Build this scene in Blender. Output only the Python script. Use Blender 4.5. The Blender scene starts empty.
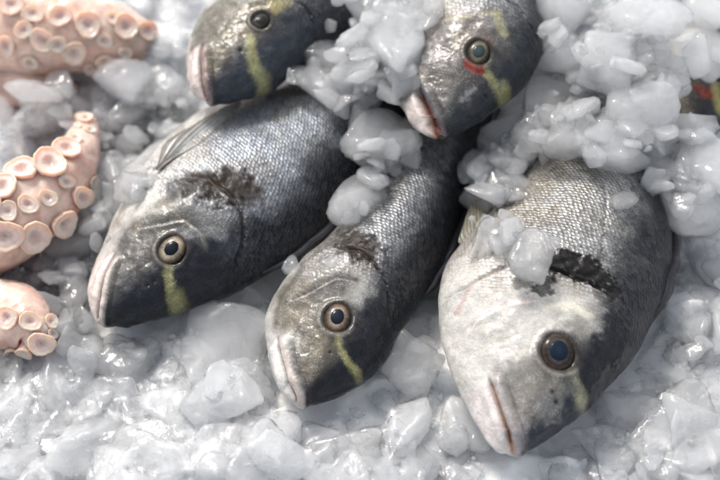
import bpy, math, random
import numpy as np
from math import radians as R
random.seed(7)
rng = np.random.default_rng(11)
scene = bpy.context.scene
col = scene.collection

# ------------------------------------------------------------------ camera
PITCH = R(52.0); LENS = 60.0; DIST = 0.60
FWD = np.array([0, math.cos(PITCH), -math.sin(PITCH)])
UP = np.array([0, math.sin(PITCH), math.cos(PITCH)])
RT = np.array([1.0, 0, 0])
CAM = np.array([0, 0, 0.02]) - DIST * FWD
cd = bpy.data.cameras.new('camera'); cam = bpy.data.objects.new('camera', cd); col.objects.link(cam)
cam.location = CAM; cam.rotation_euler = (math.pi/2 - PITCH, 0, 0)
cd.lens = LENS; cd.sensor_width = 36; cd.clip_start = 0.01; cd.clip_end = 50
cd.dof.use_dof = True; cd.dof.focus_distance = 0.555; cd.dof.aperture_fstop = 4.8
scene.camera = cam

# ------------------------------------------------------------------ light
SUN_EL, SUN_AZ = 52.0, -32.0        # azimuth measured from +Y towards +X (behind the fish, to the left)
w = bpy.data.worlds.new('World'); scene.world = w; w.use_nodes = True
nt = w.node_tree; bg = nt.nodes['Background']
sky = nt.nodes.new('ShaderNodeTexSky'); sky.sky_type = 'NISHITA'; sky.sun_disc = False
sky.sun_elevation = R(SUN_EL); sky.sun_rotation = R(SUN_AZ); sky.air_density = 1.0; sky.dust_density = 3.0; sky.ozone_density = 0.6
hsv = nt.nodes.new('ShaderNodeHueSaturation'); hsv.inputs['Saturation'].default_value = 0.30   # hazy, almost colourless sky light
nt.links.new(sky.outputs[0], hsv.inputs['Color']); nt.links.new(hsv.outputs[0], bg.inputs[0]); bg.inputs[1].default_value = 0.15
sl = bpy.data.lights.new('sun', 'SUN'); sun = bpy.data.objects.new('sun', sl); col.objects.link(sun)
sl.energy = 1.5; sl.angle = R(11.0); sl.color = (1.0, 0.95, 0.88)
sun.rotation_euler = (R(90-SUN_EL), 0, R(-SUN_AZ)+math.pi)
scene.view_settings.view_transform = 'Standard'; scene.view_settings.look = 'None'
scene.view_settings.exposure = 0.66; scene.view_settings.gamma = 1.0
scene.cycles.max_bounces = 12; scene.cycles.transmission_bounces = 10; scene.cycles.transparent_max_bounces = 24
scene.cycles.caustics_reflective = False; scene.cycles.caustics_refractive = False

# ------------------------------------------------------------------ maths helpers
def ray(px, py):
    d = FWD + RT*((px-360)/720*36/LENS) + UP*((240-py)/720*36/LENS)
    return d
def P(px, py, h=0.0):
    """point of the real space seen at picture place (px,py) at height h above the ice bed"""
    d = ray(px, py); t = (h-CAM[2])/d[2]
    return CAM + d*t
def proj(X):
    v = np.asarray(X) - CAM; z = v @ FWD
    return np.stack([360 + (v @ RT)/z*720*LENS/36, 240 - (v @ UP)/z*720*LENS/36], -1)
def h3(i, j, k, s):
    n = (i*374761393 + j*668265263 + k*2147483647 + s*1274126177).astype(np.int64) & 0xffffffff
    n = ((n ^ (n >> 13))*1274126177) & 0xffffffff
    n = ((n ^ (n >> 16))*668265263) & 0xffffffff
    return ((n ^ (n >> 15)) & 0xffff)/65535.0
def noise(X, scale, seed=0):
    X = np.asarray(X)*scale; I = np.floor(X).astype(np.int64); F = X - I; F = F*F*(3-2*F)
    r = 0
    for a in (0, 1):
        for b in (0, 1):
            for c in (0, 1):
                r = r + h3(I[..., 0]+a, I[..., 1]+b, I[..., 2]+c, seed)*np.where(a, F[..., 0], 1-F[..., 0])*np.where(b, F[..., 1], 1-F[..., 1])*np.where(c, F[..., 2], 1-F[..., 2])
    return r
def fbm(X, scale, seed=0, octs=4):
    r, a, t = 0, 1.0, 0
    for o in range(octs):
        r = r + a*noise(X, scale*2**o, seed+o*17); t += a; a *= 0.5
    return r/t
def ss(x, a, b):
    t = np.clip((x-a)/(b-a), 0, 1); return t*t*(3-2*t)
def mixc(c, d, f):
    f = np.asarray(f)[..., None]; return c*(1-f) + np.asarray(d)*f
def smooth1(y, k, n=1):
    for _ in range(n):
        yp = np.concatenate([y[:1].repeat(k), y, y[-1:].repeat(k)])
        y = np.convolve(yp, np.ones(2*k+1)/(2*k+1), 'valid')
    return y

# ------------------------------------------------------------------ object helpers
def tag(o, label=None, cat=None, group=None, kind=None):
    if label: o['label'] = label
    if cat: o['category'] = cat
    if group: o['group'] = group
    if kind: o['kind'] = kind
    return o
def empty(name, loc, label, cat, group=None):
    o = bpy.data.objects.new(name, None); o.empty_display_size = .02; col.objects.link(o); o.location = loc
    return tag(o, label, cat, group)
def mesh_obj(name, V, F, mat, parent=None, uv=None, attrs=None, smooth=True):
    V = np.asarray(V, dtype=np.float64)
    q_ = parent
    while q_ is not None: V = V - np.array(q_.location); q_ = q_.parent
    me = bpy.data.meshes.new(name)
    F = np.asarray(F, dtype=np.int32); n = F.shape[1]
    me.vertices.add(len(V)); me.vertices.foreach_set('co', V.ravel())
    me.loops.add(F.size); me.loops.foreach_set('vertex_index', F.ravel())
    me.polygons.add(len(F)); me.polygons.foreach_set('loop_start', np.arange(0, F.size, n, dtype=np.int32))
    try: me.polygons.foreach_set('loop_total', np.full(len(F), n, dtype=np.int32))
    except Exception: pass
    me.update(calc_edges=True)
    me.polygons.foreach_set('use_smooth', np.full(len(F), smooth, dtype=bool))
    if uv is not None:
        l = me.uv_layers.new(name='UVMap'); l.data.foreach_set('uv', np.asarray(uv, dtype=np.float32)[F.ravel()].ravel())
    for k, a in (attrs or {}).items():
        at = me.color_attributes.new(k, 'FLOAT_COLOR', 'POINT')
        a = np.asarray(a, dtype=np.float32); a4 = np.ones((len(V), 4), np.float32); a4[:, :a.shape[1]] = a
        at.data.foreach_set('color', a4.ravel())
    me.materials.append(mat)
    o = bpy.data.objects.new(name, me); col.objects.link(o)
    if parent is not None: o.parent = parent
    return o
def grid_faces(nu, nv, wrap=True):
    i = np.arange(nu-1)[:, None]; j = np.arange(nv if wrap else nv-1)[None, :]; j2 = (j+1) % nv
    return np.stack(np.broadcast_arrays(i*nv+j, i*nv+j2, (i+1)*nv+j2, (i+1)*nv+j), -1).reshape(-1, 4)
def grid_normals(G, wrap=True):
    du = np.gradient(G, axis=0)
    dv = (np.roll(G, -1, 1) - np.roll(G, 1, 1)) if wrap else np.gradient(G, axis=1)
    n = np.cross(du, dv); return n/(np.linalg.norm(n, axis=-1, keepdims=True)+1e-12)

# ------------------------------------------------------------------ materials
class NT:
    def __init__(s, name):
        s.m = bpy.data.materials.new(name); s.m.use_nodes = True; s.t = s.m.node_tree
        s.b = s.t.nodes['Principled BSDF']; s.o = s.t.nodes['Material Output']
    def n(s, typ, props=None, **ins):
        k = s.t.nodes.new(typ)
        for a, b in (props or {}).items(): setattr(k, a, b)
        for a, b in ins.items():
            a = a.replace('_', ' ')
            key = int(a[1:]) if a[0] == 'i' and a[1:].isdigit() else a
            s.set(k.inputs[key], b)
        return k
    def set(s, inp, v):
        if isinstance(v, bpy.types.NodeSocket): s.t.links.new(v, inp)
        else: inp.default_value = v
    def math(s, op, a, b=0.0, c=None, clamp=False):
        k = s.t.nodes.new('ShaderNodeMath'); k.operation = op; k.use_clamp = clamp
        s.set(k.inputs[0], a); s.set(k.inputs[1], b)
        if c is not None: s.set(k.inputs[2], c)
        return k.outputs[0]
    def mix(s, f, a, b, mode='MIX'):
        k = s.t.nodes.new('ShaderNodeMix'); k.data_type = 'RGBA'; k.blend_type = mode
        s.set(k.inputs[0], f); s.set(k.inputs[6], a); s.set(k.inputs[7], b); return k.outputs[2]
    def ramp(s, f, a, b, lo=0.0, hi=1.0):
        k = s.t.nodes.new('ShaderNodeMapRange'); k.interpolation_type = 'SMOOTHSTEP'
        s.set(k.inputs[0], f); k.inputs[1].default_value = a; k.inputs[2].default_value = b
        s.set(k.inputs[3], lo); s.set(k.inputs[4], hi); return k.outputs[0]

def fish_material():
    m = NT('fish_skin'); b = m.b
    ca = m.n('ShaderNodeVertexColor', {'layer_name': 'Col'}).outputs[0]
    mk = m.n('ShaderNodeVertexColor', {'layer_name': 'Mask'}).outputs[0]
    sp = m.n('ShaderNodeSeparateColor', Color=mk)
    scal, met, wet = sp.outputs[0], sp.outputs[1], sp.outputs[2]
    uv = m.n('ShaderNodeTexCoord').outputs['UV']; ob = m.n('ShaderNodeTexCoord').outputs['Object']
    su = m.n('ShaderNodeSeparateXYZ', Vector=uv)
    wn = m.n('ShaderNodeTexNoise', Vector=uv, Scale=60.0, Detail=2.0).outputs[0]
    u = m.math('MULTIPLY_ADD', su.outputs[0], 1/0.0017, m.math('MULTIPLY', wn, 1.2))
    v = m.math('MULTIPLY_ADD', su.outputs[1], 1/0.0022, m.math('MULTIPLY', wn, 0.9))
    v2 = m.math('MULTIPLY_ADD', u, 0.5, v)
    vec = m.n('ShaderNodeCombineXYZ', X=u, Y=v2, Z=0.0).outputs[0]
    vo = m.n('ShaderNodeTexVoronoi', {'voronoi_dimensions': '2D', 'feature': 'F1'}, Vector=vec, Scale=1.0, Randomness=0.42)
    # each scale: a tilted shingle whose free edge points to the tail
    loc = m.n('ShaderNodeVectorMath', {'operation': 'SUBTRACT'}, i0=vec, i1=vo.outputs['Position']).outputs[0]
    lx = m.n('ShaderNodeSeparateXYZ', Vector=loc).outputs[0]
    shingle = m.math('SUBTRACT', m.math('MULTIPLY', lx, 0.7), m.math('MULTIPLY', vo.outputs['Distance'], 0.9))
    vcol = m.n('ShaderNodeSeparateColor', Color=vo.outputs['Color'])
    rnd, rnd2 = vcol.outputs[0], vcol.outputs[1]
    fine = m.n('ShaderNodeTexNoise', Vector=ob, Scale=900.0, Detail=3.0).outputs[0]
    mid = m.n('ShaderNodeTexNoise', Vector=ob, Scale=170.0, Detail=4.0, Roughness=0.65).outputs[0]
    # long streaks that run with the rows of scales
    stv = m.n('ShaderNodeCombineXYZ', X=m.math('MULTIPLY', su.outputs[0], 1000), Y=m.math('MULTIPLY', su.outputs[1], 560), Z=0.0).outputs[0]
    streak = m.n('ShaderNodeTexNoise', Vector=stv, Scale=1.0, Detail=2.0).outputs[0]
    # colour
    edge = m.ramp(vo.outputs['Distance'], 0.30, 0.62)
    cs = m.math('MULTIPLY', edge, scal)
    c1 = m.mix(m.math('MULTIPLY', cs, 0.45), ca, (0.03, 0.029, 0.03, 1))
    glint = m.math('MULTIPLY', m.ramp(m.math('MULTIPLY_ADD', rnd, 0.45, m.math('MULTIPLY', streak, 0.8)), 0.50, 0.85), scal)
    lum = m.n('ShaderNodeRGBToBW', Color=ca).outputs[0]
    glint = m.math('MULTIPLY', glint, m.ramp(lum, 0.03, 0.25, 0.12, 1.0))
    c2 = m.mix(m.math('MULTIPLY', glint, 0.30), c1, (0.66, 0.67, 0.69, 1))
    c3 = m.mix(1.0, c2, m.n('ShaderNodeCombineColor', Red=m.ramp(mid, .3, .7, .82, 1.18), Green=m.ramp(mid, .3, .7, .82, 1.18), Blue=m.ramp(mid, .3, .7, .83, 1.17)).outputs[0], 'MULTIPLY')
    grain = m.n('ShaderNodeTexNoise', Vector=ob, Scale=1500.0, Detail=2.0).outputs[0]
    gk = m.ramp(grain, .36, .62, .90, 1.08)
    c3 = m.mix(1.0, c3, m.n('ShaderNodeCombineColor', Red=gk, Green=gk, Blue=gk).outputs[0], 'MULTIPLY')
    speck = m.math('MULTIPLY', m.ramp(m.math('MULTIPLY_ADD', mid, .5, m.math('MULTIPLY', grain, .8)), .70, .80), m.ramp(lum, .02, .12, .02, .22))
    c3 = m.mix(speck, c3, (0.55, 0.55, 0.54, 1))
    m.set(b.inputs['Base Color'], c3)
    m.set(b.inputs['Metallic'], m.math('MULTIPLY', met, m.ramp(mid, .3, .7, .6, 1.0)))
    rough = m.math('MULTIPLY_ADD', rnd2, 0.16, 0.32)
    m.set(b.inputs['Roughness'], m.math('ADD', rough, m.math('MULTIPLY', m.ramp(fine, .35, .7), 0.1)))
    b.inputs['Coat Weight'].default_value = 0.0; m.set(b.inputs['Coat Weight'], m.math('MULTIPLY', wet, 0.75)); b.inputs['Coat Roughness'].default_value = 0.07; b.inputs['Specular IOR Level'].default_value = 0.16; b.inputs['Coat IOR'].default_value = 1.27
    hgt = m.math('MULTIPLY', shingle, m.math('MULTIPLY', scal, 0.0006))
    hgt = m.math('MULTIPLY_ADD', mid, m.math('MULTIPLY_ADD', scal, 0.0005, 0.00030), hgt)
    hgt = m.math('MULTIPLY_ADD', fine, 0.00016, hgt)
    bp = m.n('ShaderNodeBump', Strength=0.9, Distance=1.0, Height=hgt).outputs[0]
    m.set(b.inputs['Normal'], bp)
    wetb = m.n('ShaderNodeTexNoise', Vector=ob, Scale=95.0, Detail=2.0).outputs[0]
    m.set(b.inputs['Coat Normal'], m.n('ShaderNodeBump', Strength=0.8, Distance=1.0, Height=m.math('MULTIPLY_ADD', wetb, 0.0014, m.math('MULTIPLY', hgt, 0.6))).outputs[0])
    return m.m

def vcol_material(name, rough=0.25, coat=1.0, sss=0.0, noise_amp=0.1, bump=0.0003, scale=400.0, alpha=None, radius=(0.009, 0.004, 0.0025)):
    m = NT(name); b = m.b
    ca = m.n('ShaderNodeVertexColor', {'layer_name': 'Col'}).outputs[0]
    ob = m.n('ShaderNodeTexCoord').outputs['Object']
    nz = m.n('ShaderNodeTexNoise', Vector=ob, Scale=scale, Detail=4.0).outputs[0]
    k = m.ramp(nz, .3, .7, 1-noise_amp, 1+noise_amp)
    m.set(b.inputs['Base Color'], m.mix(1.0, ca, m.n('ShaderNodeCombineColor', Red=k, Green=k, Blue=k).outputs[0], 'MULTIPLY'))
    b.inputs['Roughness'].default_value = rough; b.inputs['Coat Weight'].default_value = coat; b.inputs['Coat Roughness'].default_value = 0.05
    b.inputs['Coat IOR'].default_value = 1.35
    if sss:
        b.inputs['Subsurface Weight'].default_value = sss; b.inputs['Subsurface Radius'].default_value = radius; b.inputs['Subsurface Scale'].default_value = 1.0
    if bump: m.set(b.inputs['Normal'], m.n('ShaderNodeBump', Strength=0.7, Distance=1.0, Height=m.math('MULTIPLY', nz, bump*3)).outputs[0])
    if alpha is not None: b.inputs['Alpha'].default_value = alpha
    b.inputs['IOR'].default_value = 1.25
    return m.m

def ice_material(name, milk=(0.80, 0.825, 0.85, 1), rough=0.16, bump=0.001, alpha=1.0, dens=0, refr=.35):
    """alpha < 1: clear skin over a cloudy inside; dens: how cloudy the inside is, per metre"""
    m = NT(name); b = m.b
    ob = m.n('ShaderNodeTexCoord').outputs['Object']
    n1 = m.n('ShaderNodeTexNoise', Vector=ob, Scale=55.0, Detail=2.0, Roughness=0.6).outputs[0]
    n2 = m.n('ShaderNodeTexNoise', Vector=ob, Scale=260.0, Detail=2.5, Roughness=0.6).outputs[0]
    n3 = m.n('ShaderNodeTexNoise', Vector=ob, Scale=110.0, Detail=1.0).outputs[0]
    b.inputs['Base Color'].default_value = milk
    b.inputs['IOR'].default_value = 1.31
    m.set(b.inputs['Roughness'], m.ramp(n2, .35, .7, rough, rough+0.22))
    b.inputs['Subsurface Weight'].default_value = 1.0; b.inputs['Subsurface Radius'].default_value = (0.010, 0.0115, 0.013); b.inputs['Subsurface Scale'].default_value = 1.0
    h = m.math('MULTIPLY_ADD', n2, bump*0.5, m.math('MULTIPLY', n3, bump))
    n4 = m.n('ShaderNodeTexNoise', Vector=ob, Scale=900.0, Detail=1.0).outputs[0]
    h = m.math('MULTIPLY_ADD', n4, m.math('MULTIPLY', m.ramp(n1, .40, .60), 0.00035), h)
    m.set(b.inputs['Normal'], m.n('ShaderNodeBump', Strength=0.6, Distance=1.0, Height=h).outputs[0])
    nrm = b.inputs['Normal'].links[0].from_socket
    if alpha < 1:
        tr = m.n('ShaderNodeBsdfTransparent', Color=(1, 1, 1, 1)).outputs[0]
        rf = m.n('ShaderNodeBsdfRefraction', Color=(1, 1, 1, 1), Roughness=0.05, IOR=1.2, Normal=nrm).outputs[0]
        inner = m.n('ShaderNodeMixShader', Fac=refr, i1=tr, i2=rf).outputs[0]
        cloud = m.n('ShaderNodeMixShader', Fac=.5, i1=m.n('ShaderNodeBsdfDiffuse', Color=milk, Normal=nrm).outputs[0], i2=m.n('ShaderNodeBsdfTranslucent', Color=milk, Normal=nrm).outputs[0]).outputs[0]
        body = m.n('ShaderNodeMixShader', Fac=m.ramp(n1, .36, .62, alpha*.5, min(1, alpha*1.5)), i1=inner, i2=cloud).outputs[0]
        gl = m.n('ShaderNodeBsdfGlossy', Color=(1, 1, 1, 1), Roughness=rough*.6, Normal=nrm).outputs[0]
        fr = m.n('ShaderNodeFresnel', IOR=1.33, Normal=nrm).outputs[0]
        geo = m.n('ShaderNodeNewGeometry').outputs['Backfacing']
        fr = m.math('MULTIPLY', fr, m.math('SUBTRACT', 1.0, geo))
        m.set(m.o.inputs['Surface'], m.n('ShaderNodeMixShader', Fac=fr, i1=body, i2=gl).outputs[0])
    if dens:
        v = m.n('ShaderNodeVolumeScatter', Color=(0.985, 0.99, 0.995, 1), Density=dens, Anisotropy=0.3)
        m.set(m.o.inputs['Volume'], v.outputs[0])
    return m.m

M_FISH = fish_material()
M_EYE = vcol_material('fish_eye', rough=0.12, coat=0.0, noise_amp=0.15, bump=0, scale=600)
M_PUPIL = vcol_material('fish_pupil', rough=0.05, coat=0.0, noise_amp=0.05, bump=0)
M_FIN = vcol_material('fish_fin', rough=0.35, coat=0.6, noise_amp=0.15, bump=0.0001, sss=0.3)
M_OCTO = vcol_material('octopus_flesh', rough=0.22, coat=1.0, sss=1.0, noise_amp=0.14, bump=0.0005, scale=160)
M_SUCK = vcol_material('octopus_sucker', rough=0.28, coat=0.9, sss=0.7, noise_amp=0.06, bump=0.0002, scale=300)
M_ICE = ice_material('crushed_ice', rough=0.06, alpha=.05, dens=75, bump=.0008, refr=.4); M_ICEW = ice_material('milky_ice', rough=0.10, alpha=.15, dens=100, bump=.0010, refr=.3)
M_SHARD = ice_material('fused_ice', rough=0.20, alpha=.24, dens=100, bump=.0008, refr=.1, milk=(.90, .91, .92, 1))
M_CHIP = ice_material('chipped_ice', rough=0.09, alpha=.16, dens=110, bump=.0009, refr=.3, milk=(.90, .91, .92, 1))
M_BED = ice_material('packed_ice', rough=0.22, bump=0.0016, milk=(.86, .875, .89, 1))
scene.cycles.volume_bounces = 8; scene.cycles.adaptive_threshold = 0.05

# ------------------------------------------------------------------ fish
WPROF = np.array([[0, .005], [.006, .0085], [.015, .012], [.03, .017], [.05, .0215], [.08, .026], [.12, .028], [.17, .026], [.22, .017], [.27, .008], [.32, .003]])

def build_fish(label, tip, tail, dors, vent, roll=0.0, wscale=1.0, length=0.30, f=None, look=None):
    f = f or {}; look = look or {}
    T = P(*tip); E = P(*tail); A = E - T; A /= np.linalg.norm(A)
    L = np.array([0, 0, 1.0]) - A*A[2]; L /= np.linalg.norm(L)
    D = np.cross(A, L)
    tp, ep = proj(T), proj(T + A*0.15)
    ax = ep - tp; ax /= np.linalg.norm(ax)
    nrm = np.array([-ax[1], ax[0]])
    if (proj(T + D*0.02) - tp) @ nrm < 0: nrm = -nrm
    md = np.mean([(np.array(p) - tp) @ nrm for p in dors])
    if md < 0: D = -D; nrm = -nrm
    c, s_ = math.cos(roll), math.sin(roll)
    D, L = D*c - L*s_, L*c + D*s_            # positive roll turns the back away from the lens
    def tgt(poly):
        p = (np.array([tuple(tip[:2])] + list(poly), float) - tp)
        return p @ ax, p @ nrm
    pd, qd = tgt(dors); pv, qv = tgt(vent)
    ns = 90; S = length*np.linspace(0, 1, ns)**1.6
    W = np.interp(S/wscale, WPROF[:, 0], WPROF[:, 1])*wscale*np.sqrt(np.clip(S/0.006, 0, 1))
    ph = np.linspace(0, 2*np.pi, 64, endpoint=False)
    sn, cs = np.sin(ph), np.cos(ph)
    def section(top, bot, w_):
        y = (top+bot)/2 + (top-bot)/2*sn
        z = w_*np.sign(cs)*np.abs(cs)**1.15*(1.0 + 0.06*sn)
        return y, z
    sc = 1/2000.0
    top = np.clip(S*0.8, 0, .05); bot = -top.copy()
    for it in range(25):
        Y, Z = zip(*[section(top[i], bot[i], W[i]) for i in range(ns)])
        X = T + S[:, None, None]*A + np.array(Y)[..., None]*D + np.array(Z)[..., None]*L
        pr = proj(X) - tp; par = pr @ ax; q = pr @ nrm
        imx, imn = q.argmax(1), q.argmin(1); r = np.arange(ns)
        et = np.interp(par[r, imx], pd, qd) - q[r, imx]; eb = np.interp(par[r, imn], pv, qv) - q[r, imn]
        top += 0.8*et*sc; bot += 0.8*eb*sc
        m_ = (top+bot)/2; hh = np.maximum((top-bot)/2, 0.0006 + 0*top); top, bot = m_+hh, m_-hh
    # beyond the measured outline: taper to the tail stalk
    pend = min(pd[-1], pv[-1]); k = np.searchsorted(par.mean(1), pend); k = min(k, ns-2)
    for i in range(k, ns):
        t = (S[i]-S[k-1])/(length-S[k-1]); e = (1-ss(t, 0, 1))*0.86+0.14
        top[i] = top[k-1]*e; bot[i] = bot[k-1]*e
    top = smooth1(top, 1, 2); bot = smooth1(bot, 1, 2); top[0] = bot[0] = (top[1]+bot[1])/2
    NS, NP = 560, 300
    s = length*np.linspace(0, 1, NS)**1.45
    tt = smooth1(np.interp(s, S, top), 5, 2); bb = smooth1(np.interp(s, S, bot), 5, 2)
    tt[:12] = np.interp(s[:12], S, top); bb[:12] = np.interp(s[:12], S, bot)
    ww = smooth1(np.interp(s/wscale, WPROF[:, 0], WPROF[:, 1]), 6, 2)*wscale*np.sqrt(np.clip(s/0.006, 0, 1))
    ph = np.pi + np.linspace(0, 2*np.pi, NP, endpoint=False); sn, cs = np.sin(ph)[None], np.cos(ph)[None]
    y = ((tt+bb)/2)[:, None] + ((tt-bb)/2)[:, None]*sn
    z = ww[:, None]*np.sign(cs)*np.abs(cs)**1.15*(1+0.06*sn)
    G = T + s[:, None, None]*A + y[..., None]*D + z[..., None]*L
    a = np.broadcast_to(s[:, None], y.shape); t = (sn+1)/2 + 0*y
    N = grid_normals(G)
    if np.sum(N*(z[..., None]*L)) < 0: N = -N; flip = True
    else: flip = False
    pr = proj(G); facing = np.sum(N*(CAM-G), -1) > 0
    def at(px, py):
        d = np.hypot(pr[..., 0]-px, pr[..., 1]-py) + 1e3*(~facing)
        i = np.unravel_index(d.argmin(), d.shape); return i
    def ad(p): i = at(*p); return np.array([a[i], y[i]])
    def poly(ps):
        q = np.array([ad(p) for p in ps]); return q
    def segd(q):
        """distance to a line laid on the skin, and place along it"""
        best = np.full(a.shape, 9.0); par_ = np.zeros(a.shape); side = np.zeros(a.shape); acc = 0
        for (p0, p1) in zip(q[:-1], q[1:]):
            v = p1-p0; l2 = v@v+1e-12; u = np.clip(((a-p0[0])*v[0]+(y-p0[1])*v[1])/l2, 0, 1)
            dx, dy = a-(p0[0]+u*v[0]), y-(p0[1]+u*v[1]); d = np.hypot(dx, dy); l = math.sqrt(l2)
            mk = d < best; best = np.where(mk, d, best); par_ = np.where(mk, acc+u*l, par_); side = np.where(mk, np.sign(v[0]*dy-v[1]*dx), side); acc += l
        return best, par_/acc, side
    disp = np.zeros(a.shape)
    n_lo = fbm(G, 90, 3, 4); n_mid = fbm(G, 320, 5, 4); n_hi = fbm(G, 900, 9, 3)
    # ---------------- colours of the skin
    C = np.zeros(a.shape+(3,))
    tn = t + (n_lo-0.5)*0.28
    back = np.array(look.get('back', (0.007, 0.0085, 0.013))); flank = np.array(look.get('flank', (0.30, 0.325, 0.37)))
    belly = np.array(look.get('belly', (0.60, 0.57, 0.53))); cheek = np.array(look.get('cheek', (0.085, 0.078, 0.066)))
    C[:] = belly
    C = mixc(C, flank, ss(tn, *look.get('bf', (0.10, 0.34)))); C = mixc(C, back, ss(tn, *look.get('fb', (0.58, 0.90))))
    Rm = ss(a, 0, 0.001)*0+1.0                                    # scales
    metal = 0.65*(1-ss(tn, .6, .95)) + 0.08
    wetm = 0.50 + 0*a
    hl = f.get('head_len', 0.085)
    if 'gill' in f:
        q = poly(f['gill']); o = q[:, 1].argsort(); ag = np.interp(y, q[o, 1], q[o, 0]) + 0.0012*(n_mid-.5)*2
        head = ss(ag-a, -0.0006, 0.0006)
        dd = ag-a
        lim = ss(y, q[:, 1].min()-0.004, q[:, 1].min()+0.004)*(1-ss(y, q[:, 1].max()-0.004, q[:, 1].max()+0.004))
        disp += lim*(0.0024*ss(dd, -0.0004, 0.0012)*np.exp(-np.clip(dd, 0, 1)/0.016) - 0.0013*np.exp(-((dd+0.0012)/0.0011)**2))
    else: head = 1-ss(a, hl-.004, hl+.004); dd = hl-a; lim = 0*a
    headf = 1-ss(-dd, -0.022, 0.010)
    hc = mixc(cheek*(0.9+0.2*n_mid[..., None]), back, ss(tn, *look.get('hb', (0.50, 0.78))))
    hc = mixc(hc, belly*0.9, 1-ss(tn, *look.get('hv', (0.12, 0.34))))
    C = mixc(C, hc, headf*look.get('headmix', 0.95))
    scal = 1-headf*ss(dd, -0.003, 0.007)*0.95; metal = metal*(1-headf*.65); wetm = wetm + .5*headf
    # silvery worn patches, mottled
    patch = ss(n_lo*0.6+n_mid*0.5, .52, .76)
    C = mixc(C, np.array([.50, .50, .50]), patch*(.30-.18*headf)*(1-ss(t, .62, .9)))
    C = mixc(C, np.array(look.get('tint', (.17, .14, .09))), ss(fbm(G, 60, 23, 3), .5, .68)*0.45*(1-ss(t, .6, .8)))
    C = mixc(C, np.array(look.get('warm', (.34, .29, .22))), .55*ss(tn, .02, .15)*(1-ss(tn, .22, .42))*(1-headf))
    if 'gill' in f:
        C = mixc(C, [.030, .024, .020], lim*0.8*np.exp(-((dd+0.0010)/0.0009)**2))
    # preopercle: a soft step on the cheek
    if 'cheek_edge' in f:
        d, u_, sd = segd(poly(f['cheek_edge'])); fa = ss(u_, 0, .15)*(1-ss(u_, .85, 1))
        disp += fa*(0.0007*np.exp(-((d)/0.0025)**2)*(sd) ); C = mixc(C, belly*.9, 0.35*np.exp(-(d/0.0012)**2)*fa)
        C = mixc(C, cheek*.4, 0.5*np.exp(-((d-.0012)/0.0008)**2)*fa)
    for k_, wd in (('pale', 1.0), ('pale2', 1.0)):
        if k_ in f:
            for (px, py, rr, st) in f[k_]:
                e = ad((px, py)); d = np.hypot(a-e[0], y-e[1])*2000/rr + (n_mid-.5)*0.9*min(1, 22/rr)
                C = mixc(C, np.array(look.get('pale', (.62, .60, .55))), st*(1-ss(d, .5, 1.15))); metal = metal*(1-st*(1-ss(d, .5, 1.3)))
                if look.get('smooth_pale'): scal = scal*(1-.8*st*(1-ss(d, .5, 1.2)))
    # axillary blotch, torn and dark, behind the gill cover
    for (px, py, rr, st) in f.get('blotch', []):
        e = ad((px, py)); d = np.hypot(a-e[0], y-e[1])*2000/rr + (n_mid-.5)*1.1 + (n_hi-.5)*.8
        k_ = (1-ss(d, *look.get('ble', (.62, 1.15))))*st
        C = mixc(C, np.array(look.get('blot', (.022, .016, .012)))*(0.6+1.0*n_hi[..., None]), k_*look.get('blk', .93)); disp += k_*((n_mid-.5)*0.0013 - 0.0004); metal = metal*(1-k_); scal = scal*(1-k_); wetm = wetm*(1-.75*k_)
    # golden band between the eyes
    if 'band' in f:
        d, u_, sd = segd(poly(f['band'])); wdt = (0.0025 + 0.0016*(n_lo-.5)*2 + .0012*u_)*f.get('band_w', 1.0)
        k_ = (1-ss(d + (n_mid-.5)*.0030 + (n_hi-.5)*.0016, wdt*.15, wdt*1.5))
        C = mixc(C, np.array(look.get('bandc', (.44, .42, .17)))*(.5+1.0*n_mid[..., None]), k_*f.get('band_k', .52)); metal = metal*(1-k_*.7)
    for (ps, wd, cc, st) in f.get('streaks', []):
        d, u_, sd = segd(poly(ps)); k_ = st*(1-ss(d+(n_mid-.5)*.0028+(n_hi-.5)*.0014, wd*.3, wd*1.3)); C = mixc(C, np.array(cc)*(.7+.6*n_mid[..., None]), k_); metal = metal*(1-k_*.6)
    for (px, py, rr, cc, st) in f.get('spots', []):
        e = ad((px, py)); d = np.hypot(a-e[0], y-e[1])*2000/rr + (n_mid-.5)*0.8
        k_ = st*(1-ss(d, .6, 1.1)); C = mixc(C, np.array(cc), k_); metal = metal*(1-k_*.6)
    # mouth
    if 'mouth' in f:
        q = poly(f['mouth']); d, u_, sd = segd(q); op = f.get('gape', 1.0)
        vsgn = sd[at(*f.get('jaw_at', vent[2]))]   # side of the slit that is the lower jaw
        low = (sd*vsgn > 0)
        fa = 1-ss(u_, .80, 1.0)
        wslit = (0.0004*op+.0006*(op-1))*(1-0.6*u_)
        disp += fa*(-(0.0014+.0012*op)*np.exp(-(d/(wslit*1.3+.0003))**2) + 0.0013*np.exp(-((d-.0030)/0.0018)**2))
        jaw = np.array(look.get('jaw', (.72, .62, .57)))
        jk = low*(1-ss(d+(n_mid-.5)*.002, .0055*f.get('jaw_w', 1), .0095*f.get('jaw_w', 1)))*(1-ss(u_, .80, 1.0)); C = mixc(C, jaw, jk*.92)
        lipk = (~low)*(1-ss(d+(n_mid-.5)*.001, .0028*f.get('lip_w', 1), .0052*f.get('lip_w', 1)))*(1-ss(u_, .75, 1.0)); C = mixc(C, np.array(look.get('lip', (.66, .58, .53))), lipk*.8*look.get('lipk', 1.0))
        C = mixc(C, np.array(look.get('gum', (.11, .06, .045))), fa*np.exp(-(d/(wslit+.0002))**2))
        # upper jaw bone
        dm = np.abs(d-.0065); C = mixc(C, cheek*.3, (~low)*.5*np.exp(-(dm/.0008)**2)*(1-ss(u_, .6, .95)))
        disp += (~low)*0.0006*(1-ss(d, .005, .0072))*(1-ss(u_, .7, 1.0))
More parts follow.
